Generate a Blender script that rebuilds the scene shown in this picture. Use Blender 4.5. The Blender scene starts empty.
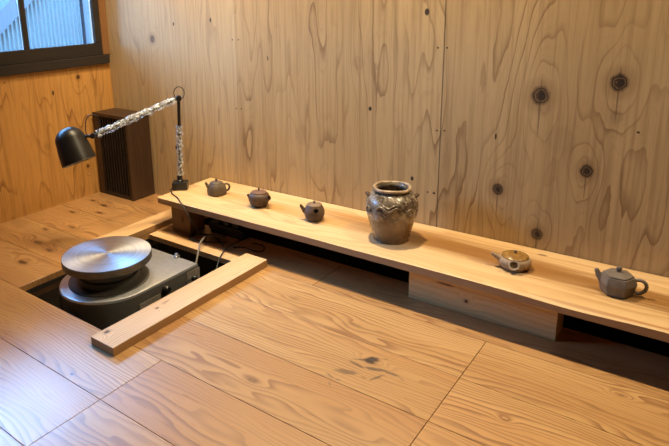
import bpy, bmesh, math, random
from mathutils import Vector, Matrix, noise as mnoise
R = math.radians
PI = math.pi
sc = bpy.context.scene
COL = sc.collection
random.seed(7)

# ------------------------------------------------------------------ node DSL
class V:
    def __init__(s, nt, sock): s.nt, s.s = nt, sock
    def _m(s, op, *a, clamp=False):
        n = s.nt.nodes.new('ShaderNodeMath'); n.operation = op; n.use_clamp = clamp
        for i, x in enumerate((s,) + a):
            if isinstance(x, V): s.nt.links.new(x.s, n.inputs[i])
            else: n.inputs[i].default_value = x
        return V(s.nt, n.outputs[0])
    def __add__(s, o): return s._m('ADD', o)
    __radd__ = __add__
    def __mul__(s, o): return s._m('MULTIPLY', o)
    __rmul__ = __mul__
    def __sub__(s, o): return s._m('SUBTRACT', o)
    def __rsub__(s, o): return (s * -1) + o
    def __truediv__(s, o): return s._m('DIVIDE', o)
    def frac(s): return s._m('FRACT')
    def pow(s, e): return s._m('POWER', e)
    def exp(s): return s._m('EXPONENT')
    def sqrt(s): return s._m('SQRT')
    def sin(s): return s._m('SINE')
    def abs(s): return s._m('ABSOLUTE')
    def max(s, o): return s._m('MAXIMUM', o)
    def min(s, o): return s._m('MINIMUM', o)
    def clamp(s): return s._m('ADD', 0.0, clamp=True)
    def step(s, a, b):      # smoothstep a..b
        n = s.nt.nodes.new('ShaderNodeMapRange'); n.interpolation_type = 'SMOOTHSTEP'; n.clamp = True
        s.nt.links.new(s.s, n.inputs[0]); n.inputs[1].default_value = a; n.inputs[2].default_value = b
        return V(s.nt, n.outputs[0])

class Mat:
    def __init__(m, name):
        m.mat = bpy.data.materials.new(name); m.mat.use_nodes = True
        m.nt = m.mat.node_tree; m.bsdf = m.nt.nodes['Principled BSDF']; m.out = m.nt.nodes['Material Output']
    def pos(m):
        g = m.nt.nodes.new('ShaderNodeTexCoord'); s = m.nt.nodes.new('ShaderNodeSeparateXYZ')
        m.nt.links.new(g.outputs['Object'], s.inputs[0])
        return tuple(V(m.nt, s.outputs[i]) for i in range(3))
    def attr(m, name):
        a = m.nt.nodes.new('ShaderNodeAttribute'); a.attribute_name = name
        return V(m.nt, a.outputs['Fac'])
    def vec(m, x, y, z):
        c = m.nt.nodes.new('ShaderNodeCombineXYZ')
        for i, q in enumerate((x, y, z)):
            if isinstance(q, V): m.nt.links.new(q.s, c.inputs[i])
            else: c.inputs[i].default_value = q
        return c.outputs[0]
    def noise(m, x, y, z, detail=2.0, rough=.5, scale=1.0, dist=0.0):
        n = m.nt.nodes.new('ShaderNodeTexNoise'); m.nt.links.new(m.vec(x, y, z), n.inputs['Vector'])
        n.inputs['Scale'].default_value = scale; n.inputs['Detail'].default_value = detail
        n.inputs['Roughness'].default_value = rough; n.inputs['Distortion'].default_value = dist
        return V(m.nt, n.outputs[0])
    def mix(m, f, a, b):
        n = m.nt.nodes.new('ShaderNodeMix'); n.data_type = 'RGBA'
        if isinstance(f, V): m.nt.links.new(f.s, n.inputs[0])
        else: n.inputs[0].default_value = f
        for i, c in ((6, a), (7, b)):
            if isinstance(c, (tuple, list)): n.inputs[i].default_value = (*c[:3], 1)
            else: m.nt.links.new(c, n.inputs[i])
        return n.outputs[2]
    def set(m, name, v):
        i = m.bsdf.inputs[name]
        if isinstance(v, V): m.nt.links.new(v.s, i)
        elif isinstance(v, (tuple, list)): i.default_value = (*v[:3], 1) if len(i.default_value) == 4 else v
        elif isinstance(v, (int, float)): i.default_value = v
        else: m.nt.links.new(v, i)
    def bump(m, h, strength=.3, dist=.002):
        b = m.nt.nodes.new('ShaderNodeBump'); b.inputs['Strength'].default_value = strength; b.inputs['Distance'].default_value = dist
        m.nt.links.new(h.s, b.inputs['Height']); m.nt.links.new(b.outputs[0], m.bsdf.inputs['Normal'])

def lin(r, g, b):
    f = lambda c: (c / 255 / 12.92) if c / 255 <= .04045 else ((c / 255 + .055) / 1.055) ** 2.4
    return (f(r), f(g), f(b))

def ell(m, u, v, cu, cv, ru, rv, ang=0.0):
    """squared elliptical distance, 1 on the rim"""
    du, dv = u - cu, v - cv
    if ang:
        c, s = math.cos(ang), math.sin(ang)
        du, dv = du * c + dv * s, dv * c - du * s
    du, dv = du * (1 / ru), dv * (1 / rv)
    return du * du + dv * dv

def plywood(name, axis, base, base2, dark, knots, dots, seams, seed, rough=.55, warpamp=7.0):
    m = Mat(name); X, Y, Z = m.pos(); u = X if axis == 'x' else Y; v = Z
    w1 = m.noise(u * 2.6, v * .42, seed, 3, .55)
    w2 = m.noise(u * 13, v * 3.4, seed + 3, 3, .6)
    h = w1 * warpamp * 2.2 + w2 * .75 + u * 5.0
    for (ku, kv, kr, s) in knots:
        e = ell(m, u, v, ku, kv, kr * 2.2, kr * 5.0)
        h = h + (e * -1).exp() * (2.6 * s)
    t = h.frac()
    line = t.step(.55, .955) * (1 - t.step(.96, 1.0))
    line = line.pow(3.0)
    t2 = (h * 3.0).frac(); fine = t2.step(.6, .95) * (1 - t2.step(.95, 1.0))
    lm = m.noise(u * 5, v * 1.5, seed + 9, 2).step(.34, .66)
    fib = m.noise(u * 260, v * 5, seed, 2, .6)
    fib2 = m.noise(u * 60, v * 1.2, seed + 5, 2, .6)
    big = m.noise(u * 3.2, v * .5, seed + 20, 2, .5).step(.3, .7)
    col = m.mix(big, base, base2)
    col = m.mix((line * (lm * .62 + .18)).clamp(), col, dark)
    col = m.mix(fine * lm * .16, col, dark)
    col = m.mix((fib.step(.45, .8) * .28 + fib2.step(.42, .75) * .42).clamp(), col, dark)
    pore = m.noise(u * 150, v * 26, seed + 31, 1, .5).step(.68, .8)
    col = m.mix(pore * .22, col, dark)
    kd = (dark[0] * .17, dark[1] * .17, dark[2] * .2)
    if axis == 'x':      # the right-hand sheet is a browner veneer with weaker light painted in, the left-hand one paler
        sr = u.step(-.917, -.913); cm = m.mix(sr * .20, col, dark); col = cm
        sl = 1 - u.step(-2.006, -2.002); col = m.mix(sl * .25, col, (.60, .47, .30))
    nz = (m.noise(u * 55, v * 45, seed, 2, .5) - .5) * .55
    for (ku, kv, kr, s) in knots:
        e = ell(m, u, v, ku, kv, kr, kr * 1.1) + nz * 1.2
        rings = ((e.abs().sqrt() * 3.3).frac()).step(.4, .9)
        halo = (1 - e.step(.4, 5.0)) * (.42 * s)
        col = m.mix(halo.clamp(), col, dark)
        core = 1 - e.step(.55, 1.15)
        kc = m.mix(rings, kd, (dark[0] * .75, dark[1] * .78, dark[2] * .85))
        col = m.mix((core * min(1, .9 * s)).clamp(), col, kc)
        if s > .9:   # dark split heart of the knot and the check running up and down from it
            e2 = ell(m, u, v, ku + kr * .1, kv, kr * .38, kr * .5) + nz * 2
            col = m.mix(((1 - e2.step(.5, 1.3)) * .85).clamp(), col, (.012, .008, .006))
            e3 = ell(m, u, v, ku, kv - kr * 1.2, kr * .11, kr * 3.6) + nz * 1.5
            col = m.mix(((1 - e3.step(.4, 1.2)) * .5).clamp(), col, kd)
    for (du_, dv_, ru, rv) in dots:
        e = ell(m, u, v, du_, dv_, ru, rv)
        col = m.mix((1 - e.step(.5, 1.4)) * .93, col, (.012, .008, .006))
    for su, wd, st in seams:
        d = (u - su + (m.noise(v * 2, 0.0, 3.0) - .5) * .004).abs()
        col = m.mix((1 - d.step(wd * .4, wd)) * st, col, kd)
    m.set('Base Color', col); m.set('Roughness', rough); m.bump(fib * .5 + line * .6, .25, .001)
    m.set('Specular IOR Level', .35)
    return m.mat

def planks(name, u_ax, v_ax, base, base2, dark, ringf=34.0, warp=5.0, rough=.36, knots=(), stains=(), bands=(), seed=0.0, wobble=.9, coat=0.0, usecol=True, linestr=.5):
    """boards: u runs along the grain, v across it"""
    m = Mat(name); P = dict(zip('xyz', m.pos())); u, v = P[u_ax], P[v_ax]
    sd = m.attr('seed') if usecol else None
    s17 = (sd * 17.3 + seed) if usecol else seed
    w1 = m.noise(u * wobble, v * 4.2, s17, 3, .5)
    w2 = m.noise(u * 6, v * 26, s17, 2, .5)
    h = v * ringf + w1 * (warp * 2.4) + w2 * .5
    for (ku, kv, ru, rv, s) in knots:
        e = ell(m, u, v, ku, kv, ru * 2.6, rv * 2.6)
        h = h + (e * -1).exp() * (3.2 * s)
    t = h.frac(); line = (t.step(.15, .93) * (1 - t.step(.94, 1.0))).pow(2.0)
    lm = m.noise(u * 1.7, v * 11, s17, 3).step(.36, .66)
    fib = m.noise(u * 7, v * 300, s17, 2, .6)
    big = m.noise(u * .7, v * 8.0, s17, 2, .5).step(.35, .65)
    col = m.mix(big, base, base2)
    if usecol:
        band = ((v * 4.15 + sd * 3.1).sin().abs() + (w1 - .5) * .5).step(.55, .75)
        col = m.mix(band * .38, col, (dark[0] * 1.6, dark[1] * 1.5, dark[2] * 1.2))
        tone = (sd * 7.77).frac()
        col = m.mix(tone * .42, col, (dark[0] * 1.25, dark[1] * 1.2, dark[2] * 1.1))
    col = m.mix((line * (lm * .5 + .3) * linestr * 1.6).clamp(), col, dark)
    col = m.mix(fib.step(.4, .8) * .18, col, dark)
    kd = (dark[0] * .2, dark[1] * .16, dark[2] * .15)
    if bands: nb2 = m.noise(u * 2.2, v * 75, 4.0, 3, .6) - .5
    for (ku, kv, ru, rv, a, s, c) in bands:
        e = ell(m, u, v, ku, kv, ru, rv, a) + nb2 * 2.6
        col = m.mix(((1 - e.step(.0, 1.9)) * s), col, c)
    nz = m.noise(u * 40, v * 60, 1.0, 3, .6) - .5
    for (ku, kv, ru, rv, s) in knots:
        e = ell(m, u, v, ku, kv, ru, rv) + nz * 2.0
        col = m.mix(((1 - e.step(.3, 4.5)) * .38 * s).clamp(), col, dark)
        col = m.mix(((1 - e.step(.2, 1.1)) * .8 * s).clamp(), col, kd)
    for (ku, kv, ru, rv, a, s, c) in stains:
        e = ell(m, u, v, ku, kv, ru, rv, a) + nz * 2.2
        col = m.mix(((1 - e.step(.3, 1.6)) * s).clamp(), col, c)
    m.set('Base Color', col); m.set('Roughness', (fib * .16 + (rough - .08)) )
    m.bump(fib * .5 + line * .5, .18, .0008)
    if coat: m.set('Coat Weight', coat); m.set('Coat Roughness', .48); m.set('Specular IOR Level', .8)
    return m.mat

def plain(name, c, rough=.5, metal=0.0, var=0.0, scale=30, bump=0.0, spec=.5, c2=None):
    m = Mat(name); X, Y, Z = m.pos(); n = m.noise(X, Y, Z, 3, .55, scale)
    if c2 is None: c2 = (c[0] * (1 - var), c[1] * (1 - var), c[2] * (1 - var))
    m.set('Base Color', m.mix(n.step(.3, .7), c, c2)); m.set('Roughness', rough); m.set('Metallic', metal)
    m.set('Specular IOR Level', spec)
    if bump: m.bump(n, bump, .001)
    return m.mat

# ------------------------------------------------------------------ mesh helpers
def link(name, me, mats, parent=None, smooth=False, bevel=0.0, seg=2, auto=None):
    o = bpy.data.objects.new(name, me); COL.objects.link(o)
    for m in (mats if isinstance(mats, (list, tuple)) else [mats]): me.materials.append(m)
    if smooth:
        for p in me.polygons: p.use_smooth = True
    if auto is not None: me.set_sharp_from_angle(angle=R(auto))
    if bevel:
        b = o.modifiers.new('bevel', 'BEVEL'); b.width = bevel; b.segments = seg; b.limit_method = 'ANGLE'; b.angle_limit = R(40)
    if parent: o.parent = parent
    return o
def fin(bm, name):
    bmesh.ops.recalc_face_normals(bm, faces=bm.faces)
    me = bpy.data.meshes.new(name); bm.to_mesh(me); bm.free(); return me
def box(bm, x0, x1, y0, y1, z0, z1, mi=0, M=None):
    vs = [bm.verts.new(Vector(p)) for p in ((x0,y0,z0),(x1,y0,z0),(x1,y1,z0),(x0,y1,z0),(x0,y0,z1),(x1,y0,z1),(x1,y1,z1),(x0,y1,z1))]
    if M is not None:
        for v in vs: v.co = M @ v.co
    fs = []
    for f in ((0,3,2,1),(4,5,6,7),(0,1,5,4),(1,2,6,5),(2,3,7,6),(3,0,4,7)):
        q = bm.faces.new([vs[i] for i in f]); q.material_index = mi; fs.append(q)
    return fs
def boxes(name, lst, mat, parent=None, bevel=0.0, M=None, **k):
    bm = bmesh.new()
    for b in lst: box(bm, *b[:6], mi=(b[6] if len(b) > 6 else 0), M=M)
    return link(name, fin(bm, name), mat, parent, bevel=bevel, **k)
def lathe(bm, prof, n=48, M=None, fn=None, cap0=True, cap1=True):
    """prof: (r, z) list; fn(r, a, z) -> r"""
    rings = []
    for (r, z) in prof:
        ring = []
        for i in range(n):
            a = 2 * PI * i / n; rr = fn(r, a, z) if fn else r
            p = Vector((rr * math.cos(a), rr * math.sin(a), z))
            ring.append(bm.verts.new(M @ p if M is not None else p))
        rings.append(ring)
    for a, b in zip(rings, rings[1:]):
        for i in range(n): bm.faces.new((a[i], a[(i + 1) % n], b[(i + 1) % n], b[i]))
    if cap0: bm.faces.new(rings[0][::-1])
    if cap1: bm.faces.new(rings[-1])
def smooth_path(pts, k=8):
    P = [Vector(p) for p in pts]; out = []
    for i in range(len(P) - 1):
        p0, p1, p2, p3 = P[max(i - 1, 0)], P[i], P[i + 1], P[min(i + 2, len(P) - 1)]
        for j in range(k):
            t = j / k
            out.append(.5 * ((2 * p1) + (p2 - p0) * t + (2 * p0 - 5 * p1 + 4 * p2 - p3) * t * t + (3 * p1 - p0 - 3 * p2 + p3) * t ** 3))
    out.append(P[-1]); return out
def tube(bm, pts, rad, n=12, fn=None, cap=True, closed=False, M=None):
    P = [Vector(p) for p in pts]; N = len(P)
    if not callable(rad):
        r0 = rad; rad = (lambda t: r0)
    up = Vector((0, 0, 1)); rings = []; nrm = None
    for i, p in enumerate(P):
        if closed: d = (P[(i + 1) % N] - P[i - 1]).normalized()
        else: d = (P[min(i + 1, N - 1)] - P[max(i - 1, 0)]).normalized()
        if nrm is None:
            nrm = d.cross(up if abs(d.z) < .9 else Vector((1, 0, 0))).normalized()
        else: nrm = (nrm - d * nrm.dot(d)).normalized()
        bi = d.cross(nrm); r = rad(i / (N - 1)); ring = []
        for j in range(n):
            a = 2 * PI * j / n; rr = r * (fn(i / (N - 1), a) if fn else 1)
            q = p + (nrm * math.cos(a) + bi * math.sin(a)) * rr
            ring.append(bm.verts.new(M @ q if M is not None else q))
        rings.append(ring)
    prs = list(zip(rings, rings[1:])) + ([(rings[-1], rings[0])] if closed else [])
    for a, b in prs:
        for i in range(n): bm.faces.new((a[i], a[(i + 1) % n], b[(i + 1) % n], b[i]))
    if cap and not closed: bm.faces.new(rings[0][::-1]); bm.faces.new(rings[-1])
def tubeobj(name, pts, rad, mat, parent=None, n=12, k=8, smoothp=True, **kw):
    bm = bmesh.new(); tube(bm, smooth_path(pts, k) if smoothp else pts, rad, n, **kw)
    return link(name, fin(bm, name), mat, parent, smooth=True, auto=50)
def latheobj(name, prof, mat, parent=None, n=48, M=None, fn=None, auto=40, **kw):
    bm = bmesh.new(); lathe(bm, prof, n, M, fn, **kw)
    return link(name, fin(bm, name), mat, parent, smooth=True, auto=auto)
def empty(name, loc, rz=0.0):
    o = bpy.data.objects.new(name, None); COL.objects.link(o); o.location = loc; o.rotation_euler = (0, 0, rz); o.empty_display_size = .05
    return o
def tag(o, label, cat, group=None, kind=None):
    o['label'] = label; o['category'] = cat
    if group: o['group'] = group
    if kind: o['kind'] = kind
    return o
def struct(o): o['kind'] = 'structure'; return o

# ------------------------------------------------------------------ dimensions (metres, floor at z = 0, back wall at y = YW, left wall at x = XL)
YW, XL = 2.285, -3.036
CEIL, XR, YF = 2.45, 1.5, -1.6
ZT = .184                     # top of the display plank

# ------------------------------------------------------------------ materials
KN = [(-.545,.774,.034,1.0),(-.301,.837,.030,1.15),(-.371,.516,.024,1.15),(-.673,.394,.023,1.05),(-.517,.242,.024,1.0),(-.298,.72,.022,.22),(-2.628,.938,.020,.8),(-1.30,.86,.03,.15),(-.47,.62,.05,.12),(-1.6,.5,.05,.1)]
DT = [(-2.447,1.022,.006,.010),(-2.169,1.043,.006,.012),(-.991,1.074,.010,.014),(-1.238,.663,.008,.010),(-.694,.604,.004,.013),(-2.493,.32,.008,.012),(-1.032,.378,.007,.010),
      (-2.024,.945,.004,.004),(-1.984,.946,.004,.004),(-2.017,.592,.004,.004),(-1.983,.595,.004,.004),(-.94,.935,.004,.004),(-.903,.936,.004,.004),(-.93,.6,.004,.004),(-.899,.603,.004,.004),(-.229,.674,.005,.004),
      (-1.80,.86,.003,.012),(-.96,.33,.004,.004),(-.932,.33,.006,.005)]
m_back = plywood('plywood_back', 'x', (.53,.37,.185), (.45,.305,.145), (.20,.110,.045), KN, DT, [(-.915,.0035,.75),(-2.004,.002,.35)], 4.0)
m_left = plywood('plywood_left', 'y', (.60,.315,.090), (.53,.265,.068), (.23,.095,.025), [(2.051,.727,.013,1.0),(2.053,.183,.010,1.0),(1.80,.36,.02,.2)], [(1.877,.657,.006,.014),(1.60,.75,.004,.004),(1.93,.35,.004,.004)], [(1.50,.002,.5)], 11.0, warpamp=8.0)
BR = (.040,.022,.016)
m_floor = planks('cedar_floor', 'x', 'y', (.57,.345,.145), (.47,.265,.100), (.27,.125,.045), ringf=52, warp=7.5, rough=.30, linestr=.85, coat=.8,
    knots=[(-.806,1.510,.022,.010,1.2),(-1.055,1.215,.024,.012,.5),(-.96,1.676,.03,.012,.35),(-1.25,1.71,.03,.012,.25),(-2.80,1.97,.034,.014,1.3),(-2.72,1.88,.034,.012,1.2),(-2.62,1.44,.040,.016,1.2),(-2.49,1.42,.03,.012,1.2),(-2.47,1.27,.036,.016,1.2),(-2.93,1.99,.028,.012,1.2),(-2.86,1.80,.034,.012,1.1),(-2.66,1.66,.03,.010,.9),(-2.75,1.56,.03,.010,.9),(-.14,1.787,.012,.006,.8),(-.376,1.488,.01,.006,.5)],
    stains=[(-0.807,1.525,0.0223,0.0146,0.6,1.0,BR),
(-0.819,1.514,0.0422,0.0054,0.48,0.8,BR),
(-0.843,1.421,0.0379,0.0121,0.39,0.62,BR),
(-0.833,1.474,0.0285,0.0058,-0.16,0.7,BR),
(-0.776,1.486,0.0324,0.0089,0.34,0.72,BR),
(-0.73,1.495,0.0334,0.0065,0.03,0.62,BR),
(-0.75,1.452,0.028,0.0053,1.13,0.68,BR),
(-0.873,1.376,0.0172,0.0033,-0.24,0.7,BR),
(-0.842,1.373,0.0082,0.0044,0.21,0.6,BR),
(-0.784,1.427,0.0104,0.0032,0.06,0.5,BR),
(-0.852,1.34,0.0114,0.0032,-0.79,0.4,BR),
(-0.772,1.554,0.0075,0.0032,0.39,0.5,BR),
(-0.685,1.488,0.0122,0.0032,-0.34,0.4,BR),
        (-1.546,.904,.009,.005,0,.9,(.02,.03,.07))])
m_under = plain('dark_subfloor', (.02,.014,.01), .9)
m_shelf = planks('slab_wood', 'x', 'y', (.64,.445,.24), (.55,.365,.175), (.42,.225,.085), ringf=26, warp=4.5, rough=.5, usecol=False, seed=2.4, linestr=.5, wobble=.8,
    knots=[(-1.47,1.985,.05,.014,.35)],
    bands=[(-1.62,2.10,.42,.050,-.08,.7,(.42,.22,.07)),(-.80,2.130,.60,.075,-.05,1.0,(.25,.115,.028)),(.10,2.07,.75,.065,-.04,1.0,(.25,.115,.028)),(-1.2,2.18,.3,.03,-.05,.5,(.42,.22,.07)),(-.2,1.905,.24,.007,-.0,.8,(.34,.15,.04)),(-1.75,2.03,.20,.015,-.1,.4,(.3,.16,.06))],
    stains=[(-.62,2.05,.07,.018,0,.45,(.26,.15,.08)),(-.48,2.235,.018,.006,0,.85,(.08,.04,.02)),(-1.35,2.02,.02,.012,.4,.35,(.2,.12,.08)),(-.555,2.015,.02,.010,.4,.3,(.25,.17,.12))])
m_edge = planks('slab_edge', 'x', 'z', (.48,.31,.17), (.40,.25,.13), (.27,.145,.07), ringf=160, warp=3, rough=.6, usecol=False, seed=1.0)
m_beam = planks('beam_pine', 'y', 'x', (.68,.46,.25), (.60,.38,.19), (.34,.17,.07), ringf=75, warp=6, rough=.5, usecol=False, seed=5.0, wobble=1.6, linestr=.5,
    knots=[(1.093,-1.612,.012,.010,1.2),(1.307,-1.592,.008,.006,1.2),(1.36,-1.600,.02,.006,.5)])
m_beam_side = planks('beam_side', 'y', 'z', (.40,.235,.10), (.34,.19,.075), (.2,.09,.035), ringf=150, warp=5, rough=.6, usecol=False, seed=6.0)
m_brace = planks('block_wood', 'x', 'z', (.78,.53,.25), (.68,.44,.20), (.40,.21,.08), ringf=60, warp=4, rough=.6, usecol=False, seed=8.0, wobble=1.2,
    knots=[(-.665,.054,.007,.007,1.6)],
    stains=[(-.745,.098,.035,.004,0,.8,(.05,.02,.012)),(-.56,.068,.022,.0016,.85,.55,(.6,.5,.42)),(-.53,.078,.020,.0014,.8,.45,(.6,.5,.42)),(-.495,.084,.026,.0013,.6,.5,(.6,.5,.42)),(-.60,.070,.014,.0012,.9,.35,(.6,.5,.42))])
m_stub = planks('stub_wood', 'x', 'z', (.22,.115,.05), (.17,.085,.035), (.08,.035,.015), ringf=70, warp=4, rough=.6, usecol=False, seed=9.0,
    knots=[(-2.10,.075,.010,.018,1.0)])
m_walnut = planks('walnut', 'z', 'y', (.062,.030,.014), (.046,.022,.010), (.022,.010,.005), ringf=40, warp=4, rough=.5, usecol=False, seed=3.0)
m_frame = planks('window_timber', 'y', 'z', (.022,.014,.009), (.016,.010,.007), (.008,.005,.004), ringf=60, warp=3, rough=.75, usecol=False, seed=3.0)
m_trim = planks('trim_brown', 'z', 'y', (.26,.125,.045), (.22,.10,.035), (.12,.05,.018), ringf=60, warp=3, rough=.5, usecol=False, seed=3.3)
m_black = plain('black_slats', (.010,.008,.008), .5)
m_blackmetal = plain('black_enamel', (.010,.008,.007), .38, 0.0, .2, 12, .05, .5)
m_blackplastic = plain('black_plastic', (.012,.012,.013), .35)
m_cream = plain('shade_lining', (.55,.50,.45), .5)
m_body = plain('grey_hammered_paint', (.60,.62,.66), .42, .85, .12, 60, .04, .8)
m_bodyside = plain('dark_grey_paint', (.085,.080,.072), .42, .1, .15, 40, .05)
m_steel = plain('steel', (.55,.53,.5), .3, 1.0)
m_label = plain('label_plate', (.33,.29,.25), .5, .3, .35, 90)
m_tag = plain('tag_paper', (.5,.45,.38), .6)
m_rubber = plain('rubber', (.015,.014,.013), .5)
m_greycable = plain('grey_cable', (.17,.145,.12), .5)
m_ceil = plain('ceiling_board', (.16,.12,.08), .8)
m_plaster = plain('warm_plaster', (.13,.10,.075), .9)
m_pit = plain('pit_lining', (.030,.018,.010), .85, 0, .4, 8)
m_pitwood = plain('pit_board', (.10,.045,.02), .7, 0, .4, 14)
m_bulb = None

def alu():
    m = Mat('turned_aluminium'); X, Y, Z = m.pos(); r = (X * X + Y * Y).sqrt()
    g = ((r * 480).sin() * .5 + .5); g2 = m.noise(r * 90, 0.0, 0.0, 2, .6)
    m.set('Base Color', m.mix(g2.step(.3, .7), (.62,.63,.65), (.80,.81,.83)))
    m.set('Metallic', 1.0); m.set('Roughness', g2 * .12 + .36)
    tg = m.nt.nodes.new('ShaderNodeTangent'); tg.direction_type = 'RADIAL'; tg.axis = 'Z'
    m.nt.links.new(tg.outputs[0], m.bsdf.inputs['Tangent']); m.set('Anisotropic', .65)
    m.bump(g * .6 + g2, .12, .0006); return m.mat
m_alu = alu()
m_aluside = plain('dull_aluminium_rim', (.16,.15,.135), .42, .8, .25, 40)

def clay(name, c, c2, rough=.6, spec=.4, sc_=28, bump=.25, metal=0.0):
    m = Mat(name); X, Y, Z = m.pos(); n = m.noise(X, Y, Z, 4, .6, sc_); n2 = m.noise(X, Y, Z, 2, .5, sc_ * 8)
    m.set('Base Color', m.mix(n.step(.35, .65), c, c2)); m.set('Roughness', n * .2 + (rough - .1)); m.set('Specular IOR Level', spec)
    m.set('Metallic', metal); m.bump(n2 * .5 + n, bump, .0012); return m.mat
m_clay1 = clay('grey_brown_clay', (.115,.085,.058), (.085,.060,.040), .5)
m_clay2 = clay('dark_brown_clay', (.085,.048,.030), (.060,.034,.022), .5)
m_clay3 = clay('umber_clay', (.100,.062,.040), (.075,.045,.030), .55)
m_clay2lid = clay('reddish_lid_clay', (.17,.095,.065), (.13,.07,.05), .5)
m_clay3lid = clay('ochre_lid_clay', (.25,.17,.11), (.17,.11,.07), .5)
m_clay4 = clay('pale_ash_clay', (.36,.275,.20), (.27,.19,.13), .55)
m_ochre = clay('ochre_glaze', (.30,.165,.045), (.19,.095,.022), .22, .6, 40, .4)
m_whiteclay = clay('white_clay_rim', (.62,.55,.47), (.5,.43,.36), .5)
m_clay5 = clay('blue_grey_clay', (.165,.140,.125), (.125,.104,.092), .42, .5)
m_bore_shade = plain('painted_bore_shade', (.006,.004,.003), .9)

def jarglaze():
    m = Mat('ash_glaze'); X, Y, Z = m.pos()
    n = m.noise(X, Y, Z, 5, .65, 22); n2 = m.noise(X, Y, Z, 3, .6, 95); n3 = m.noise(X * 2.2, Y * 2.2, Z * .6, 3, .6, 14)
    ang = m.noise(X, Y, 0.0, 2, .5, 18)
    edge = (Z + (ang - .5) * .10 - .100).step(-.008, .008)     # glaze run-off line
    lower = m.mix(n3.step(.3, .7), (.090,.040,.013), (.18,.092,.034))
    lower = m.mix(m.noise(X, Y, Z * .25, 2, .5, 26).step(.62, .76) * .3, lower, (.42,.33,.23))
    upper = m.mix(n.step(.38, .62), (.060,.040,.026), (.26,.205,.145))
    upper = m.mix(n2.step(.5, .75) * .55, upper, (.55,.47,.37))
    m.set('Base Color', m.mix(edge, lower, upper)); m.set('Roughness', n2 * .25 + .12); m.set('Specular IOR Level', .75)
    m.set('Coat Weight', .25); m.set('Coat Roughness', .12)
    m.bump(n2 * edge + n * .4, .55, .003); return m.mat
m_jar = jarglaze()
m_jarrim = clay('jar_rim_glaze', (.42,.32,.22), (.22,.15,.095), .3, .6, 50, .4)

def wrap():
    m = Mat('clear_bubble_wrap'); X, Y, Z = m.pos(); n = m.noise(X, Y, Z, 3, .6, 75)
    m.set('Base Color', (.70,.76,.86)); m.set('Roughness', .12); m.set('Specular IOR Level', .9)
    m.set('Alpha', n.step(.36, .66) * .50 + .12); m.bump(n, .9, .004)
    return m.mat
m_wrap = wrap()

def glassm():
    m = Mat('window_glass'); nt = m.nt
    tr = nt.nodes.new('ShaderNodeBsdfTransparent'); gl = nt.nodes.new('ShaderNodeBsdfGlossy'); gl.inputs['Roughness'].default_value = .02
    fr = nt.nodes.new('ShaderNodeFresnel'); fr.inputs[0].default_value = 1.45; mx = nt.nodes.new('ShaderNodeMixShader')
    nt.links.new(fr.outputs[0], mx.inputs[0]); nt.links.new(tr.outputs[0], mx.inputs[1]); nt.links.new(gl.outputs[0], mx.inputs[2])
    nt.links.new(mx.outputs[0], m.out.inputs[0]); return m.mat
m_glass = glassm()
m_siding = plain('painted_corrugated_steel', (.036,.048,.050), .45, .1, .12, 3)
m_flash = plain('dark_flashing', (.010,.014,.020), .5, 0, .2, 4)
m_pale = plain('pale_render', (.066,.077,.073), .9, 0, .1, 5)
def brickm():
    m = Mat('pale_block_wall'); X, Y, Z = m.pos()
    a = ((Z * 13).frac() - .5).abs().step(.40, .47); b = ((Y * 11).frac() - .5).abs().step(.40, .47)
    n = m.noise(X, Y, Z, 3, .6, 6)
    col = m.mix(n.step(.3, .7), (.045,.052,.055), (.06,.065,.068)); col = m.mix((a.max(b)) * .5, col, (.015,.022,.03))
    m.set('Base Color', col); m.set('Roughness', .9); return m.mat
m_brick = brickm()

# ------------------------------------------------------------------ THE SETTING
# floor: cedar boards running along the back wall, each with its own seed
PX0, PX1, PY0, PY1 = -2.25, -1.634, 1.1235, 1.825       # wheel pit
RX0, RY0 = -2.20, 2.084                                # recess under the display plank
rows = [.880 - .2405 * k for k in range(11, 0, -1)] + [.880, 1.1235, 1.36, 1.598, 1.84, 2.084, YW]
seams = {}
def seams_for(i, y0):
    if abs(y0 - .6395) < .01 or abs(y0 - .88) < .01: return [-1.367, .45]
    if 1.12 < y0 < 1.7: return [-.545]
    if abs(y0 - 1.84) < .01: return [-1.25, .4]
    rnd = random.Random(int(y0 * 1000)); a = rnd.uniform(-2.6, -1.6); return [a, a + 1.82]
bm = bmesh.new(); seed_vals = []
def plank(x0, x1, y0, y1, s):
    if x1 - x0 < .01 or y1 - y0 < .005: return
    g = .0009
    fs = box(bm, x0 + g, x1 - g, y0 + g, y1 - g, -.028, 0, 0)
    seed_vals.extend([s] * len(fs))
for i, (y0, y1) in enumerate(zip(rows, rows[1:])):
    xs = [XL] + sorted(seams_for(i, y0)) + [XR]
    for j, (a, b) in enumerate(zip(xs, xs[1:])):
        s = random.Random(i * 31 + j * 7 + 5).random()
        if y0 >= 2.08: plank(a, min(b, RX0), y0, y1, s); continue
        if y0 >= PY0 - .001 and y0 < 1.83:
            yy = y1
            plank(a, min(b, PX0), y0, yy, s)          # left of the pit
            plank(max(a, PX1), b, y0, yy, s + (.37 if a < PX1 else 0))
            if False: plank(max(a, PX0), min(b, PX1), 1.8810, yy, s)
        elif abs(y0 - 1.84) < .01:      # row behind the pit: starts behind the batten there
            plank(a, min(b, PX0), y0, y1, s); plank(max(a, PX0), min(b, PX1), 1.8810, y1, s); plank(max(a, PX1), b, y0, y1, s)
        else: plank(a, b, y0, y1, s)
nb = len(seed_vals)
def sub(x0, x1, y0, y1):
    fs = box(bm, x0, x1, y0, y1, -.05, -.0285, 1); seed_vals.extend([0.0] * len(fs))
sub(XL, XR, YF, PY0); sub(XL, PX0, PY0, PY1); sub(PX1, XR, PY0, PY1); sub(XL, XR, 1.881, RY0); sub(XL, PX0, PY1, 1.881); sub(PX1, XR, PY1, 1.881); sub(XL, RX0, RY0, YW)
bm.faces.ensure_lookup_table()
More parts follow.
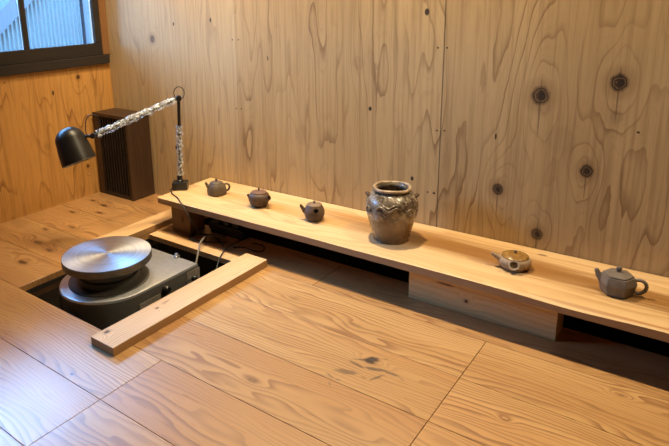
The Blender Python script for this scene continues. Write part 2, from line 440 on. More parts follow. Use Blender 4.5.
me = bpy.data.meshes.new('floor'); bm.normal_update(); bm.to_mesh(me); bm.free()
at = me.attributes.new('seed', 'FLOAT', 'FACE')
for k, v in enumerate(seed_vals): at.data[k].value = v
fl = struct(link('floor', me, [m_floor, m_under], bevel=.0007, seg=1))

# pit lining; recess faces near-black, the deep shade under the plank painted in
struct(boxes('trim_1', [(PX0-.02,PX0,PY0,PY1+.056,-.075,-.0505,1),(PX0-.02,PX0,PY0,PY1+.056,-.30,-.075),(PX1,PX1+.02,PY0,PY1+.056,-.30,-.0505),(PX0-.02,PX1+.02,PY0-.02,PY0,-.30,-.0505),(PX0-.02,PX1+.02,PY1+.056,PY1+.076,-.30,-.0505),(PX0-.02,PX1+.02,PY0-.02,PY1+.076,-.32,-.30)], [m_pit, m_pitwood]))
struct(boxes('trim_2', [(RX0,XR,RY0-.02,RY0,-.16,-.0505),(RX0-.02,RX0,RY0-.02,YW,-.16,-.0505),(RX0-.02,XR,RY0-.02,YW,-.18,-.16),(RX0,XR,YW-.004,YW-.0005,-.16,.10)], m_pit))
# walls
struct(boxes('wall_back', [(XL-.1,XR+.1,YW,YW+.06,-.2,CEIL)], m_back))
WY0, WY1, WZ0, WZ1 = .15, 2.26, .787, 1.52
struct(boxes('wall_left', [(XL-.09,XL,YF,YW,-.05,WZ0),(XL-.09,XL,YF,YW,WZ1,CEIL),(XL-.09,XL,YF,WY0,WZ0,WZ1),(XL-.09,XL,WY1,YW,WZ0,WZ1)], m_left))
struct(boxes('wall_right', [(XR,XR+.06,YF,YW,-.05,CEIL)], m_plaster))
struct(boxes('wall_front', [(XL-.09,XR+.06,YF-.06,YF,-.05,CEIL)], m_plaster))
struct(boxes('ceiling', [(XL-.09,XR+.06,YF-.06,YW+.06,CEIL,CEIL+.05)], m_ceil))
# window: timber sill, frame, mullions, panes
win = struct(empty('window_1', (XL, (WY0+WY1)/2, WZ0)))
def W(name, lst, mat, **k):
    o = boxes(name, [(b[0]-XL, b[1]-XL, b[2]-(WY0+WY1)/2, b[3]-(WY0+WY1)/2, b[4]-WZ0, b[5]-WZ0) for b in lst], mat, win, **k); return o
W('window_sill', [(XL-.09,XL+.022,WY0,WY1+.012,WZ0,.840)], m_frame, bevel=.003)
W('window_frame', [(XL-.022,XL+.008,WY0,WY1-.025,.8405,.912),(XL-.022,XL+.008,2.195,2.235,.9125,WZ1),(XL-.022,XL+.008,WY0,WY0+.05,.9125,WZ1),(XL-.022,XL+.008,WY0+.05,2.1945,WZ1-.05,WZ1)], m_frame, bevel=.003)
for yy in (1.742, 1.28, .83, .41):
    W('mullion', [(XL-.016,XL-.002,yy,yy+.030,.9125,WZ1-.0505)], m_frame, bevel=.002)
ed = [WY0+.05, .41, .83, 1.28, 1.742, 2.195]
for a, b in zip(ed, ed[1:]):
    W('pane', [(XL-.020,XL-.0165,a+(.0 if a < .3 else .030)+.0005,b-.0005,.9128,WZ1-.051)], m_glass)
struct(boxes('trim_3', [(XL-.09,XL+.012,2.2365,YW-.0005,.8405,CEIL-.001)], m_trim, bevel=.002))

# neighbouring buildings beyond the window
nb1 = tag(empty('neighbouring_building', (-7.0, 4.3, -3)), 'neighbouring building clad in blue corrugated metal beyond the window', 'building')
def corr(name, y0, y1, zb, ztop, mat, parent, pitch=.058):
    bm = bmesh.new(); n = int((y1 - y0) / pitch * 8); prev = None
    for i in range(n + 1):
        y = y0 + (y1 - y0) * i / n; x = .011 * math.sin(2 * PI * (y - y0) / pitch)
        q = [bm.verts.new((x, y - 4.3, zb + 3)), bm.verts.new((x, y - 4.3, ztop(y) + 3)), bm.verts.new((x - .15, y - 4.3, ztop(y) + 3)), bm.verts.new((x - .15, y - 4.3, zb + 3))]
        if prev:
            for k in range(3): bm.faces.new((prev[k], prev[k+1], q[k+1], q[k]))
        prev = q
    return link(name, fin(bm, name), mat, parent, smooth=True, auto=60)
gl = lambda y: .882 + (y - 3.731) * .81
corr('corrugated_cladding', 1.6, 4.9, -3.0, gl, m_siding, nb1)
bm = bmesh.new()
M_ = Matrix.Translation((.0, 3.731-4.3, .882+3)) @ Matrix.Rotation(math.atan(.81), 4, 'X')
box(bm, -.35, .10, -2.9, 2.2, -.02, .17, 0, M_)
link('barge_board', fin(bm, 'barge_board'), m_flash, nb1)
bm = bmesh.new(); box(bm, -.03, .06, 4.88-4.3, 4.93-4.3, 0, 4.8); link('corner_flashing', fin(bm, 'cf'), m_flash, nb1)
tag(boxes('block_building', [(-8.6,-7.6,5.2,8,-3,4)], m_brick), 'pale block wall at the right end of the corrugated cladding, outside', 'building')
tag(boxes('pale_rendered_building', [(-13,-12,-3,14,-5,6)], m_pale), 'pale wall filling the corner above the sloping roof edge, outside', 'building')

# ------------------------------------------------------------------ display plank
def slab():
    bm = bmesh.new(); x0, x1 = -2.225, 1.2; n = 170; zt, zb = ZT, ZT - .034; prev = None
    for i in range(n + 1):
        x = x0 + (x1 - x0) * i / n
        w = (mnoise.noise(Vector((x * 1.3, 3, 0)))) * .006
        ch = .004 + .010 * max(0, math.exp(-((x + .31) / .16) ** 2) + .35 * math.exp(-((x + 1.1) / .2) ** 2))  # waney upper arris
        yf = 1.888 + w * .6
        x_ = x
        pr = [(x_, YW - .004, zb), (x_, YW - .004, zt), (x_, yf + ch * 1.6, zt), (x_, yf, zt - ch * .7), (x_, yf + .002, zb + .002), (x_, yf + .005, zb)]
        q = [bm.verts.new(p) for p in pr]
        if prev:
            for k in range(6):
                f = bm.faces.new((prev[k], prev[(k+1) % 6], q[(k+1) % 6], q[k])); f.material_index = 1 if k in (3,) else 0
        else: bm.faces.new(q).material_index = 1
        prev = q
    bm.faces.new(prev[::-1]).material_index = 1
    return fin(bm, 'slab')
tag(link('display_plank', slab(), [m_shelf, m_edge]), 'long pale wooden slab shelf along the back wall carrying teapots and a jar', 'shelf')
tag(boxes('support_block', [(-.890,-.359,1.971,2.078,.0005,.1495)], m_brace, bevel=.0015), 'long low timber block with scratches and knot hole under the middle of slab shelf', 'block', 'timber blocks under the shelf')
tag(boxes('support_block', [(-2.180,-2.050,1.935,2.04,.0005,.1495)], m_stub, bevel=.002), 'short dark brown timber block under the left end of the slab shelf', 'block', 'timber blocks under the shelf')

# ------------------------------------------------------------------ loose timbers round the pit
def beam(name, x0, x1, y0, y1, z0, z1, label):
    bm = bmesh.new(); fs = box(bm, x0, x1, y0, y1, z0, z1); bm.normal_update()
    for f in fs:
        if abs(f.normal.z) < .5: f.material_index = 1
    return tag(link(name, fin(bm, name), [m_beam, m_beam_side], bevel=.0015), label, 'beam', 'timbers around the pit')
beam('timber_beam', -1.634, -1.512, 1.042, 1.875, .0006, .033, 'thick pale timber lying beside the right edge of the wheel pit')
beam('timber_beam', -2.362, -2.250, 1.47, 2.18, .0006, .031, 'pale timber on the floor behind the turntable, running under the shelf')
tag(boxes('timber_batten', [(-2.238,-1.636,1.8255,1.8800,-.026,.001),], m_beam, bevel=.001), 'narrow pale batten across the far end of the pit, cables draped over it', 'batten', 'timbers around the pit')

# ------------------------------------------------------------------ slatted walnut cabinet in the corner
cab = tag(empty('slatted_cabinet', (-2.865, 2.19, 0)), 'dark walnut cabinet with black slatted front standing in the room corner', 'cabinet')
cx0, cx1, cy0, cy1, ch_ = -3.02+2.865, -2.705+2.865, 2.112-2.19, 2.278-2.19, .508
boxes('side_panel', [(cx0,cx0+.045,cy0,cy1,.001,ch_-.019)], m_walnut, cab, bevel=.001)
boxes('side_panel', [(cx1-.016,cx1,cy0,cy1,.001,ch_-.019)], m_walnut, cab, bevel=.001)
boxes('top_panel', [(cx0,cx1+.002,cy0-.003,cy1,ch_-.0185,ch_)], m_walnut, cab, bevel=.001)
boxes('back_panel', [(cx0+.0455,cx1-.0165,cy1-.015,cy1,.001,ch_-.019)], m_black, cab)
boxes('bottom_rail', [(cx0+.0455,cx1-.0165,cy0+.002,cy1-.0155,.001,.022)], m_black, cab)
for i in range(10):
    x = cx0 + .058 + i * .0245
    boxes('slat', [(x,x+.010,cy0+.004,cy0+.022,.0225,ch_-.0195)], m_walnut if i % 1 else m_black, cab)

# ------------------------------------------------------------------ potter's wheel in the pit
WX, WY = -1.953, 1.366; BZ = .028
wh = tag(empty('pottery_wheel', (WX, WY, -.299)), 'electric pottery wheel with grey body sunk in the floor pit', 'pottery wheel')
O = .299
def wheel_body():
    bm = bmesh.new(); rb = .203; out = []
    for i in range(33):
        a = PI + PI * i / 32; out.append((rb * math.cos(a), rb * math.sin(a)))
    out += [(rb, .318), (-rb, .318)]
    zs = [(-.27, 0), (BZ - .012, 0), (BZ - .003, .0025), (BZ, .010)]
    rings = []
    for z, ins in zs:
        rings.append([bm.verts.new((x * (1 - ins / rb), (y * (1 - ins / rb) if y < 0 else y - (ins if y > .2 else 0)), z + O)) for x, y in out])
    n = len(out)
    for k, (a, b) in enumerate(zip(rings, rings[1:])):
        for i in range(n):
            f = bm.faces.new((a[i], a[(i+1) % n], b[(i+1) % n], b[i])); f.material_index = 1 if k == 0 else 0
    bm.faces.new(rings[-1]).material_index = 0; bm.faces.new(rings[0][::-1]).material_index = 1
    return fin(bm, 'wb')
body = link('housing', wheel_body(), [m_body, m_bodyside], wh, smooth=True, auto=35)
# turning head
latheobj('wheel_head', [(.0,.107+O),(.148,.108+O),(.178,.111+O),(.1815,.114+O),(.1815,.139+O),(.1795,.1425+O),(0,.1425+O)], [m_alu, m_aluside], wh, n=96, auto=25, cap0=False, cap1=False)
hd = bpy.data.objects['wheel_head']
for p in hd.data.polygons:
    if p.normal.z < .9: p.material_index = 1
latheobj('spindle_hub', [(.165,BZ+O),(.165,BZ+.006+O),(.150,BZ+.010+O),(.128,BZ+.012+O),(.122,BZ+.030+O),(.112,BZ+.034+O),(.108,.1075+O),(0,.1075+O)], m_bodyside, wh, n=64, cap0=True, cap1=False)
def rot_to(d, loc):
    q = Vector(d).to_track_quat('Z', 'Y'); return Matrix.Translation(loc) @ q.to_matrix().to_4x4()
k1 = latheobj('control_knob', [(.017,0),(.019,.004),(.017,.020),(.013,.024),(0,.0245)], m_blackplastic, wh, n=24, M=rot_to((1,0,0), (.2025, 1.487-WY, -.012+O)), cap1=False)
k2 = latheobj('control_knob', [(.012,0),(.0135,.004),(.012,.016),(.009,.019),(0,.0195)], m_blackplastic, wh, n=24, M=rot_to((1,0,0), (.2025, 1.650-WY, -.030+O)), cap1=False)
boxes('lever_plate', [(.2032,.2052,1.612-WY,1.69-WY,-.055+O,.008+O)], m_label, wh)
tubeobj('lever', [(.205,1.632-WY,-.026+O),(.225,1.60-WY,-.014+O),(.236,1.575-WY,-.006+O)], .0028, m_steel, wh, 8)
boxes('control_plate', [(.2032,.2048,1.35-WY,1.46-WY,-.065+O,-.022+O)], m_label, wh)
bm = bmesh.new()
for i in range(6):   # curved rating plate on the round end
    a0 = R(222 + i * 3.2); a1 = R(222 + (i + 1) * 3.2); r = .2042
    vs = [bm.verts.new((r * math.cos(a), r * math.sin(a), z + O)) for a, z in ((a0, -.045), (a1, -.045), (a1, .003), (a0, .003))]
    bm.faces.new(vs)
o_ = link('rating_plate', fin(bm, 'rp'), m_label, wh); sd = o_.modifiers.new('s', 'SOLIDIFY'); sd.thickness = .0012
boxes('splash_pan_clip', [(.072,.094,1.660-WY,1.682-WY,BZ+O,BZ+.010+O),(.076,.090,1.664-WY,1.676-WY,BZ+.010+O,BZ+.020+O)], m_steel, wh, bevel=.002)

# ------------------------------------------------------------------ cables and power strip
tag(tubeobj('power_cable', [(-1.83,1.70,-.09),(-1.838,1.752,-.035),(-1.862,1.80,.014),(-1.893,1.850,.034),(-1.912,1.91,.036),(-1.905,1.96,.020),(-1.87,2.00,.0065)], .0048, m_greycable, None, 10), 'thick grey cable arching from the wheel over the batten', 'cable', 'cables under the shelf')
tag(tubeobj('power_cable', [(-1.70,1.70,-.09),(-1.71,1.745,-.045),(-1.735,1.80,-.002),(-1.755,1.85,.012),(-1.775,1.90,.010),(-1.79,1.98,.006),(-1.79,2.05,.006)], .0030, m_rubber, None, 8), 'thin black cable dropping into the pit beside the timber beam', 'cable', 'cables under the shelf')
tag(tubeobj('power_cable', [(-1.83,1.960,.005),(-1.89,1.925,.006),(-1.95,1.900,.005),(-2.005,1.900,.010),(-2.01,1.940,.016),(-1.96,1.955,.012),(-1.93,1.915,.010),(-1.975,1.888,.006),(-2.03,1.905,.005),(-2.03,1.955,.006),(-1.96,1.985,.006),(-1.88,1.96,.006),(-1.82,1.925,.005)], .0032, m_rubber, None, 8), 'black cable tangled in loops on the floor beside the dark block', 'cable', 'cables under the shelf')
tag(tubeobj('power_cable', [(-1.765,1.935,.005),(-1.72,1.965,.006),(-1.66,1.960,.005),(-1.625,1.985,.005),(-1.66,2.03,.005),(-1.73,2.03,.005)], .0032, m_rubber, None, 8), 'short black cable loop on the dark floor, rightmost of the cables', 'cable', 'cables under the shelf')
ps = tag(empty('power_strip', (-1.88, 2.005, .0)), 'black power strip with plugs in the shadow under the shelf', 'power strip')
boxes('strip_body', [(-.13,.10,.02,.07,.0185,.052)], m_blackplastic, ps, bevel=.004)
boxes('foot', [(-.12,.09,.024,.066,.0005,.018)], m_blackplastic, ps)
for i in range(3): boxes('plug', [(-.10+i*.065,-.065+i*.065,.025,.06,.0525,.085)], m_rubber, ps, bevel=.004)

# ------------------------------------------------------------------ desk lamp
LX, LY = -2.220, 2.045
lamp = tag(empty('desk_lamp', (LX, LY, ZT)), 'black bell-shaded desk lamp with plastic-wrapped arm on left end of shelf', 'lamp')
def L(p): return (p[0]-LX, p[1]-LY, p[2]-ZT)
Mr = Matrix.Rotation(R(38), 4, 'Z')
boxes('clamp_base', [(-.040,.040,-.030,.034,.0005,.042)], m_blackplastic, lamp, bevel=.005, M=Mr)
latheobj('collar', [(.019,.042),(.019,.050),(.014,.054),(.014,.072),(.010,.078)], m_blackplastic, lamp, n=24)
JT = Vector((LX+.031, LY, .669))
tubeobj('pole', [(.003,0,.05), L(JT)], .0085, m_blackmetal, lamp, 20, smoothp=False)
def sleeve(bm, p0, p1, r, sd, seg=90, n=26):
    p0, p1 = Vector(p0), Vector(p1); L_ = (p1 - p0).length
    pts = [p0.lerp(p1, i / seg) for i in range(seg + 1)]
    def f(t, a):
        k = mnoise.noise(Vector((t * L_ * 38, math.cos(a) * 1.3 + sd, math.sin(a) * 1.3))); k2 = mnoise.noise(Vector((t * L_ * 90, math.cos(a) * 2.5, math.sin(a) * 2.5 + sd)))
        return 1 + k * .50 + k2 * .22
    tube(bm, pts, r, n, fn=f, cap=False)
bm = bmesh.new(); sleeve(bm, (.005,0,.078), (.022,0,.345), .0155, 3.0)
link('plastic_wrap', fin(bm, 'wrap'), m_wrap, lamp, smooth=True)
# joint at the top
latheobj('joint', [(0,-.016),(.0135,-.016),(.0155,-.010),(.0155,.010),(.0135,.016),(0,.016)], m_blackmetal, lamp, n=24, M=rot_to((.78,-.6,.0), L(JT)), cap0=False, cap1=False)
AE = Vector((-2.345, 1.63, .539))
armd = (AE - JT).normalized()
tubeobj('arm', [L(JT), L(AE)], .0080, m_blackmetal, lamp, 14, smoothp=False)
bm = bmesh.new(); sleeve(bm, L(JT + armd * .022), L(AE - armd * .02), .0165, 8.0, 150)
link('plastic_wrap', fin(bm, 'wrap2'), m_wrap, lamp, smooth=True)
# cable loops
r_ = Vector((.738, .675, 0)).normalized()
loop = [L(JT + r_ * (-.022) + Vector((0,0,-.004)))] + [L(JT + r_ * (.004 + .026 * math.cos(a)) + Vector((0,0,.026 + .032 * math.sin(a)))) for a in [R(q) for q in range(200, -61, -20)]]
tubeobj('cable_loop', loop, .0022, m_rubber, lamp, 8, k=3)
SC = Vector((-2.413, 1.561, .497))            # shade centre
axis = Vector((.17, -.07, -.17)); tc = Vector((.84, -.545, 0)); rgt = Vector((.545, .84, 0))
axis = (Vector((0,0,-1)) * .93 + tc * .30 + rgt * .26).normalized()
ST = SC - axis * .090
loop2 = [L(AE + Vector((-.010,.0,-.010))), L(AE - r_ * .030 + Vector((0,0,.015))), L(AE - r_ * .026 + Vector((0,0,.070))), L(AE - r_ * .004 + Vector((0,0,.100))), L(AE + r_ * .030 + Vector((0,0,.092))), L(AE + r_ * .034 + Vector((0,0,.050))), L(AE + r_ * .026 + Vector((0,0,.020)))]
tubeobj('cable_loop', loop2, .0022, m_rubber, lamp, 8)
prof = []
for i in range(15):
    a = i / 14 * PI / 2; prof.append(((.070 * math.sin(a) ** .9 if i else 0.0), .064 - .064 * math.cos(a)))
prof += [(.074,.090),(.078,.120),(.0805,.155),(.081,.172)]
inner = [(.079,.172),(.0785,.155),(.0745,.120),(.070,.090),(.063,.060),(.04,.018),(0,.010)]
Ms = rot_to(axis, L(ST))
sh = latheobj('lamp_shade', prof + inner, [m_blackmetal, m_cream], lamp, n=64, M=Ms, cap0=False, cap1=False, auto=60)
npf = len(prof) - 1
for k, p in enumerate(sh.data.polygons):
    if k // 64 > npf - 1 + 0: p.material_index = 1
latheobj('light_bulb', [(0,.015),(.018,.017),(.018,.05),(.028,.075),(.031,.095),(.026,.115),(.012,.126),(0,.128)], m_cream, lamp, n=24, M=Ms, cap0=False, cap1=False)
sidep = SC - axis * .018 + (AE - SC).normalized() * .060
tubeobj('shade_bracket', [L(sidep), L(sidep.lerp(AE, .5)), L(AE)], .0075, m_blackmetal, lamp, 12)
latheobj('joint', [(0,-.013),(.012,-.013),(.0135,-.009),(.0135,.009),(.012,.013),(0,.013)], m_blackmetal, lamp, n=24, M=rot_to((.6,-.7,.2), L(AE)), cap0=False, cap1=False)
tubeobj('power_cord', [L(p) for p in ((-2.250,2.025,.192),(-2.245,1.998,.1885),(-2.218,1.978,.1885),(-2.181,1.954,.1885),(-2.12,1.928,.1885),(-2.070,1.897,.188),(-2.030,1.8795,.175),(-2.010,1.876,.155),(-1.985,1.878,.120),(-1.965,1.90,.06),(-1.94,1.935,.0255),(-1.93,1.965,.022))], .0030, m_rubber, lamp, 8)

# ------------------------------------------------------------------ pots
def place(x, y, extra=0.0):
    """local +X is to the right as one stands facing the pot from the room's middle"""
    return math.atan2(-x, y) * -1 + 0.0 + extra
def pot_root(name, x, y, label, cat='teapot', extra=0.0, group='teapots on the shelf'):
    d = Vector((x, y)).normalized(); rz = math.atan2(-d.x, d.y)      # local +Y points away from the room's middle
    return tag(empty(name, (x, y, ZT + .0004), rz + extra), label, cat, group)
def prof_curve(pts, k=6):
    return [(max(p.x, 0), p.y) for p in smooth_path([(a, b, 0) for a, b in pts], k)]
def spout(parent, mat, pts, r0, r1, name='spout'):
    return tubeobj(name, pts, lambda t: r0 + (r1 - r0) * t ** .6, mat, parent, 16, 8)
def knobp(r, z0, h):
    return [(r*.55,z0),(r*.55,z0+h*.35),(r,z0+h*.55),(r,z0+h*.8),(r*.6,z0+h),(0,z0+h)]

# 1: rounded-square grey-brown teapot with ring handle (left end)
t = pot_root('teapot', -1.998, 2.087, 'small grey-brown teapot with ring handle, nearest the desk lamp')
sqf = lambda r, a, z: r * (1 + .055 * math.cos(4 * a + .6) * min(1, r / .03))
latheobj('body', prof_curve([(0,.0),(.038,.0),(.046,.008),(.0475,.022),(.0435,.043),(.035,.058),(.029,.062)]) + [(0,.062)], m_clay1, t, n=56, fn=sqf, cap0=False, cap1=False)
ld = latheobj('lid', prof_curve([(.032,.0615),(.031,.065),(.020,.069),(.007,.071),(0,.0715)]), m_clay1, t, n=40, cap1=False)
latheobj('lid_knob', knobp(.0065,.070,.012), m_clay2, ld, n=20, cap1=False)
spout(t, m_clay1, [(-.034,0,.036),(-.045,0,.046),(-.051,0,.058),(-.055,0,.067)], .012, .0055)
tubeobj('handle', [(.036,0,.048),(.048,0,.054),(.060,0,.050),(.065,0,.037),(.060,0,.023),(.048,0,.017),(.042,0,.016)], .0052, m_clay1, t, 12, 8)

# 2: dark brown round side-handled teapot
def side_pot(x, y, label, body, lidp, matb, matl, sp, hd_dir, hd_base, hd_len, hr0, hr1, kn, rim=None, knm=None, extra=0.0):
    t = pot_root('side_handled_teapot', x, y, label, extra=extra)
    latheobj('body', prof_curve(body) + [(0, body[-1][1])], matb, t, n=56, cap0=False, cap1=False)
    l_ = latheobj('lid', prof_curve(lidp), matl, t, n=44, cap1=False)
    latheobj('lid_knob', [(a, b) for a, b in knobp(*kn)], knm or matb, l_, n=20, cap1=False)
    spout(t, matb, sp[0], sp[1], sp[2])
    d = Vector(hd_dir).normalized(); b = Vector(hd_base)
    bm = bmesh.new(); lathe(bm, [(hr0,0),(hr0*.95,hd_len*.5),(hr1,hd_len-.002),(hr1,hd_len),(hr1*.72,hd_len),(hr1*.66,hd_len*.55)], 28, rot_to(d, b), cap0=True, cap1=False)
    h = link('handle', fin(bm, 'handle'), [rim or matb], t, smooth=True, auto=45)
    bm = bmesh.new(); lathe(bm, [(0,hd_len*.5),(hr1*.66,hd_len*.5),(hr1*.67,hd_len*.56),(0,hd_len*.56)], 24, rot_to(d, b), cap0=False, cap1=False)
    link('bore_shade_disc', fin(bm, 'hole'), m_bore_shade, h)  # near-black disc paints the shade inside the hollow handle
    return t
side_pot(-1.709, 2.072, 'round dark brown teapot with reddish flat lid, second from the desk lamp',
    [(0,0),(.027,0),(.038,.008),(.049,.028),(.052,.044),(.046,.059),(.037,.066),(.034,.068)], [(.036,.0675),(.036,.071),(.026,.0735),(.010,.075),(0,.0755)],
    m_clay2, m_clay2lid, ([(-.038,0,.042),(-.046,0,.048),(-.051,0,.055),(-.054,0,.060)], .012, .005), (.62,-.62,.30), (.026,-.026,.044), .030, .009, .0125, (.0045,.075,.016))
side_pot(-1.389, 2.065, 'tall umber teapot with ochre lid, handle hole facing out, beside the big jar',
    [(0,0),(.028,0),(.038,.008),(.0445,.028),(.0445,.046),(.038,.062),(.033,.070),(.031,.071)], [(.033,.0705),(.033,.074),(.022,.0775),(.008,.0785),(0,.079)],
    m_clay3, m_clay3lid, ([(-.034,0,.034),(-.045,0,.044),(-.052,0,.056),(-.059,0,.066),(-.064,0,.068)], .013, .0055), (.06,-.90,.36), (.006,-.030,.050), .022, .011, .0145, (.0055,.078,.011), knm=m_clay2lid)
# 4: squat pale pot, ochre glazed top
t4 = side_pot(-.534, 2.072, 'squat pale clay teapot with glossy ochre top and white handle mouth',
    [(0,0),(.034,0),(.046,.006),(.0545,.020),(.053,.034),(.044,.044),(.038,.046)], [(.046,.0435),(.044,.047),(.030,.053),(.012,.0555),(0,.056)],
    m_clay4, m_ochre, ([(-.030,-.006,.026),(-.050,-.010,.034),(-.066,-.013,.042),(-.078,-.015,.050)], .017, .0055), (.06,-.95,.18), (-.004,-.026,.028), .038, .015, .0185, (.006,.055,.010), rim=m_whiteclay, knm=m_clay3)
bm = bmesh.new(); lathe(bm, [(.0475,.0415),(.0552,.026),(.0556,.016),(.0525,.010)], 20, None, fn=lambda r, a, z: r * 1.003, cap0=False, cap1=False)
for f in [f for f in bm.faces if not (-.9 < math.atan2(f.calc_center_median().y, f.calc_center_median().x) < 1.6)]: bm.faces.remove(f)
o_ = link('glaze_run', fin(bm, 'glaze'), m_ochre, t4, smooth=True); o_.modifiers.new('s', 'SOLIDIFY').thickness = .0008

# 5: faceted hexagonal blue-grey teapot
t5 = pot_root('faceted_teapot', -.212, 2.067, 'blue-grey faceted hexagonal teapot with ear handle at shelf right', extra=0)
def hexf(k):
    def f(r, a, z):
        b = (a + R(2)) % (PI / 3) - PI / 6; return r * ((1 - k) + k * (math.cos(PI / 6) / math.cos(b)) * 1.05)
    return f
latheobj('body', [(0,0),(.042,0),(.046,.004),(.0535,.038),(.0530,.041),(.0490,.056),(.0470,.060),(.0465,.0615),(0,.0615)], m_clay5, t5, n=72, fn=hexf(.95), cap0=False, cap1=False, auto=18)
l5 = latheobj('lid', [(.042,.0615),(.042,.0655),(.0405,.0675),(.022,.0725),(.010,.0740),(0,.0742)], m_clay5, t5, n=72, fn=hexf(.85), cap1=False, auto=18)
latheobj('lid_knob', [(.0065,.073),(.0065,.078),(.0085,.081),(.0085,.088),(.006,.091),(0,.0915)], m_clay5, l5, n=6, cap1=False)
spout(t5, m_clay5, [(-.042,0,.036),(-.053,0,.048),(-.059,0,.060),(-.064,0,.070)], .015, .0062)
tubeobj('handle', [(.042,0,.050),(.056,0,.057),(.072,0,.054),(.080,0,.040),(.076,0,.023),(.062,0,.012),(.050,0,.014),(.044,0,.016)], .0056, m_clay5, t5, 14, 8)

# big glazed jar
j = pot_root('glazed_jar', -1.017, 2.068, 'large brown ash-glazed stoneware jar with lugs at shelf centre', 'jar', group=None)
jp = prof_curve([(0,.0),(.066,.0),(.071,.004),(.081,.046),(.097,.100),(.1045,.138),(.098,.174),(.080,.197),(.067,.205),(.064,.212)], 6)
latheobj('body', jp + [(.060,.216),(.056,.208),(.060,.198),(.085,.170),(.09,.135),(.06,.02),(0,.015)], m_jar, j, n=80, cap0=False, cap1=False, auto=70,
    fn=lambda r, a, z: r * (1 + .006 * mnoise.noise(Vector((math.cos(a) * 2, math.sin(a) * 2, z * 30)))))
bm = bmesh.new(); tube(bm, [(.070 * math.cos(a), .070 * math.sin(a), (.2165) + .0015 * math.sin(3 * a)) for a in [2 * PI * i / 64 for i in range(64)]], .0066, 14, closed=True)
link('rim', fin(bm, 'rim'), m_jarrim, j, smooth=True)
def on_jar(a, z):
    # radius of the jar at a height
    for (r0, z0), (r1, z1) in zip(jp, jp[1:]):
        if z0 <= z <= z1 and z1 > z0: return r0 + (r1 - r0) * (z - z0) / (z1 - z0)
    return .07
for a in (R(182), R(-2), R(92), R(268)):
    r = on_jar(a, .186); cs = Vector((math.cos(a), math.sin(a), 0)); tn = Vector((-math.sin(a), math.cos(a), 0))
    pts = [cs * (r - .003) + tn * -.011 + Vector((0,0,.180)), cs * (r + .006) + tn * -.008 + Vector((0,0,.188)), cs * (r + .011) + Vector((0,0,.191)), cs * (r + .006) + tn * .008 + Vector((0,0,.188)), cs * (r - .003) + tn * .011 + Vector((0,0,.180))]
    if a == R(268): continue
    tubeobj('lug', pts, .0055, m_clay2, j, 10, 6)
# applied scroll and medallions
def relief(pts, rad):
    P = [((on_jar(a, z) + .001) * math.cos(a), (on_jar(a, z) + .001) * math.sin(a), z) for a, z in pts]
    return tubeobj('relief_scroll', P, lambda t: rad * (.55 + .45 * math.sin(PI * t)), m_jar, j, 8, 6)
relief([(R(-124),.150),(R(-118),.162),(R(-110),.161),(R(-102),.150),(R(-94),.148),(R(-87),.157),(R(-79),.162),(R(-70),.154)], .0062)
relief([(R(-112),.172),(R(-104),.166),(R(-96),.160),(R(-88),.169),(R(-80),.174)], .0052)
for a0 in (-48, -150):
    ring = [(R(a0) + .130 * math.cos(q), .138 + .0140 * math.sin(q)) for q in [2 * PI * i / 20 for i in range(20)]]
    P = [((on_jar(a, z) + .001) * math.cos(a), (on_jar(a, z) + .001) * math.sin(a), z) for a, z in ring]
    bm = bmesh.new(); tube(bm, P, .0034, 8, closed=True); link('relief_medallion', fin(bm, 'med'), m_jar, j, smooth=True)

# ------------------------------------------------------------------ light
w = bpy.data.worlds.new('World'); sc.world = w; w.use_nodes = True
nt = w.node_tree; bg = nt.nodes['Background']
tcw = nt.nodes.new('ShaderNodeTexCoord'); sx = nt.nodes.new('ShaderNodeSeparateXYZ'); nt.links.new(tcw.outputs['Generated'], sx.inputs[0])
cr = nt.nodes.new('ShaderNodeValToRGB'); nt.links.new(sx.outputs[2], cr.inputs[0])
cr.color_ramp.elements[0].position = 0.0; cr.color_ramp.elements[0].color = (.03, .04, .05, 1)      # ground below the horizon
cr.color_ramp.elements[1].position = .03; cr.color_ramp.elements[1].color = (.26, .56, 1.0, 1)
e = cr.color_ramp.elements.new(1.0); e.color = (.15, .44, 1.0, 1)
nt.links.new(cr.outputs[0], bg.inputs[0]); bg.inputs[1].default_value = 24.0
def portal(nm, yc, zc, sy, sz):
    d = bpy.data.lights.new(nm, 'AREA'); d.shape = 'RECTANGLE'; d.size = sz; d.size_y = sy
    d.cycles.is_portal = True
    o = bpy.data.objects.new(nm, d); COL.objects.link(o)
    o.location = (XL - .10, yc, zc); o.rotation_euler = (0, R(-90), 0)
portal('window_portal', 1.205, 1.155, 2.11, .74)
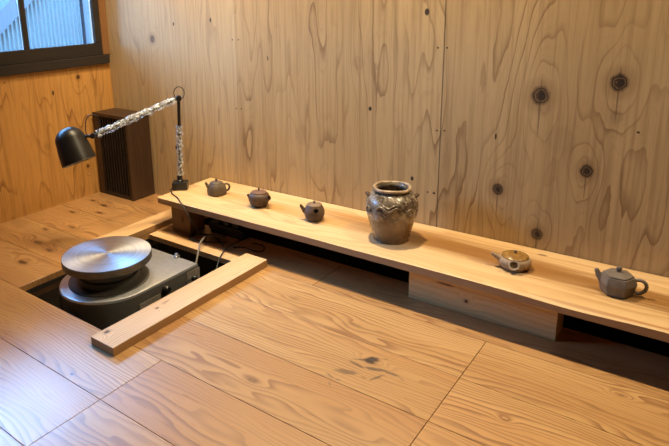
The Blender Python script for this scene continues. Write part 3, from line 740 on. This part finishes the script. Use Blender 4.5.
def spotl(name, loc, tgt, W_, size, blend=.4, col=(1.0,.72,.42), rad=.03):
    d = bpy.data.lights.new(name, 'SPOT'); d.energy = W_; d.color = col; d.spot_size = R(size); d.spot_blend = blend; d.shadow_soft_size = rad
    o = bpy.data.objects.new(name, d); COL.objects.link(o); o.location = loc
    o.rotation_euler = (Vector(tgt) - Vector(loc)).to_track_quat('-Z', 'Y').to_euler(); return o
CW = (1.0, .79, .49)
spotl('ceiling_or_wash_spot', (-1.30, 1.96, 2.38), (-.85, 1.72, 0), 148, 100, 1.0, CW, .03)
spotl('ceiling_or_wash_spot', (.15, 1.92, 2.38), (-.10, 1.45, 0), 66, 120, .7, CW, .03)
spotl('ceiling_or_wash_spot', (-1.60, 1.88, 2.38), (-3.0, 1.8, .45), 60, 66, .7, (1.0,.77,.46), .30)  # added wash to brighten the left wall, stands for no known fitting
spotl('ceiling_or_wash_spot', (-2.15, 1.78, 2.38), (-2.30, 2.28, 1.05), 125, 84, 1.0, CW, .10)  # added wash to lift the back wall's left part, no lamp known there

# ------------------------------------------------------------------ camera
cam = bpy.data.cameras.new('camera'); co = bpy.data.objects.new('camera', cam); COL.objects.link(co)
cam.sensor_width = 36; cam.lens = 36 * 594.398 / 669; cam.sensor_fit = 'HORIZONTAL'
cam.shift_x = (334.5 - 269.051) / 669; cam.shift_y = -(223 - 148.349) / 669
Mx = ((0.7883880633145153, 0.6144950014921098, -0.028985423308961807), (0.1297073488032734, -0.21210108093515503, -0.9686016390304968), (-0.601348705236499, 0.7598743479071726, -0.24692247792178726))
rt, dn, fw = (Vector(r) for r in Mx)
rot = Matrix((rt, -dn, -fw)).transposed()
co.matrix_world = Matrix.Translation((0, 0, 1.15)) @ rot.to_4x4()
cam.clip_start = .02; cam.clip_end = 100
sc.camera = co

sc.view_settings.view_transform = 'Standard'; sc.view_settings.look = 'None'; sc.view_settings.gamma = 1
sc.view_settings.use_curve_mapping = False; sc.view_settings.exposure = 0.8
try:
    sc.cycles.use_denoising = True; sc.cycles.max_bounces = 8; sc.cycles.transparent_max_bounces = 12; sc.cycles.sample_clamp_indirect = 6
except Exception: pass
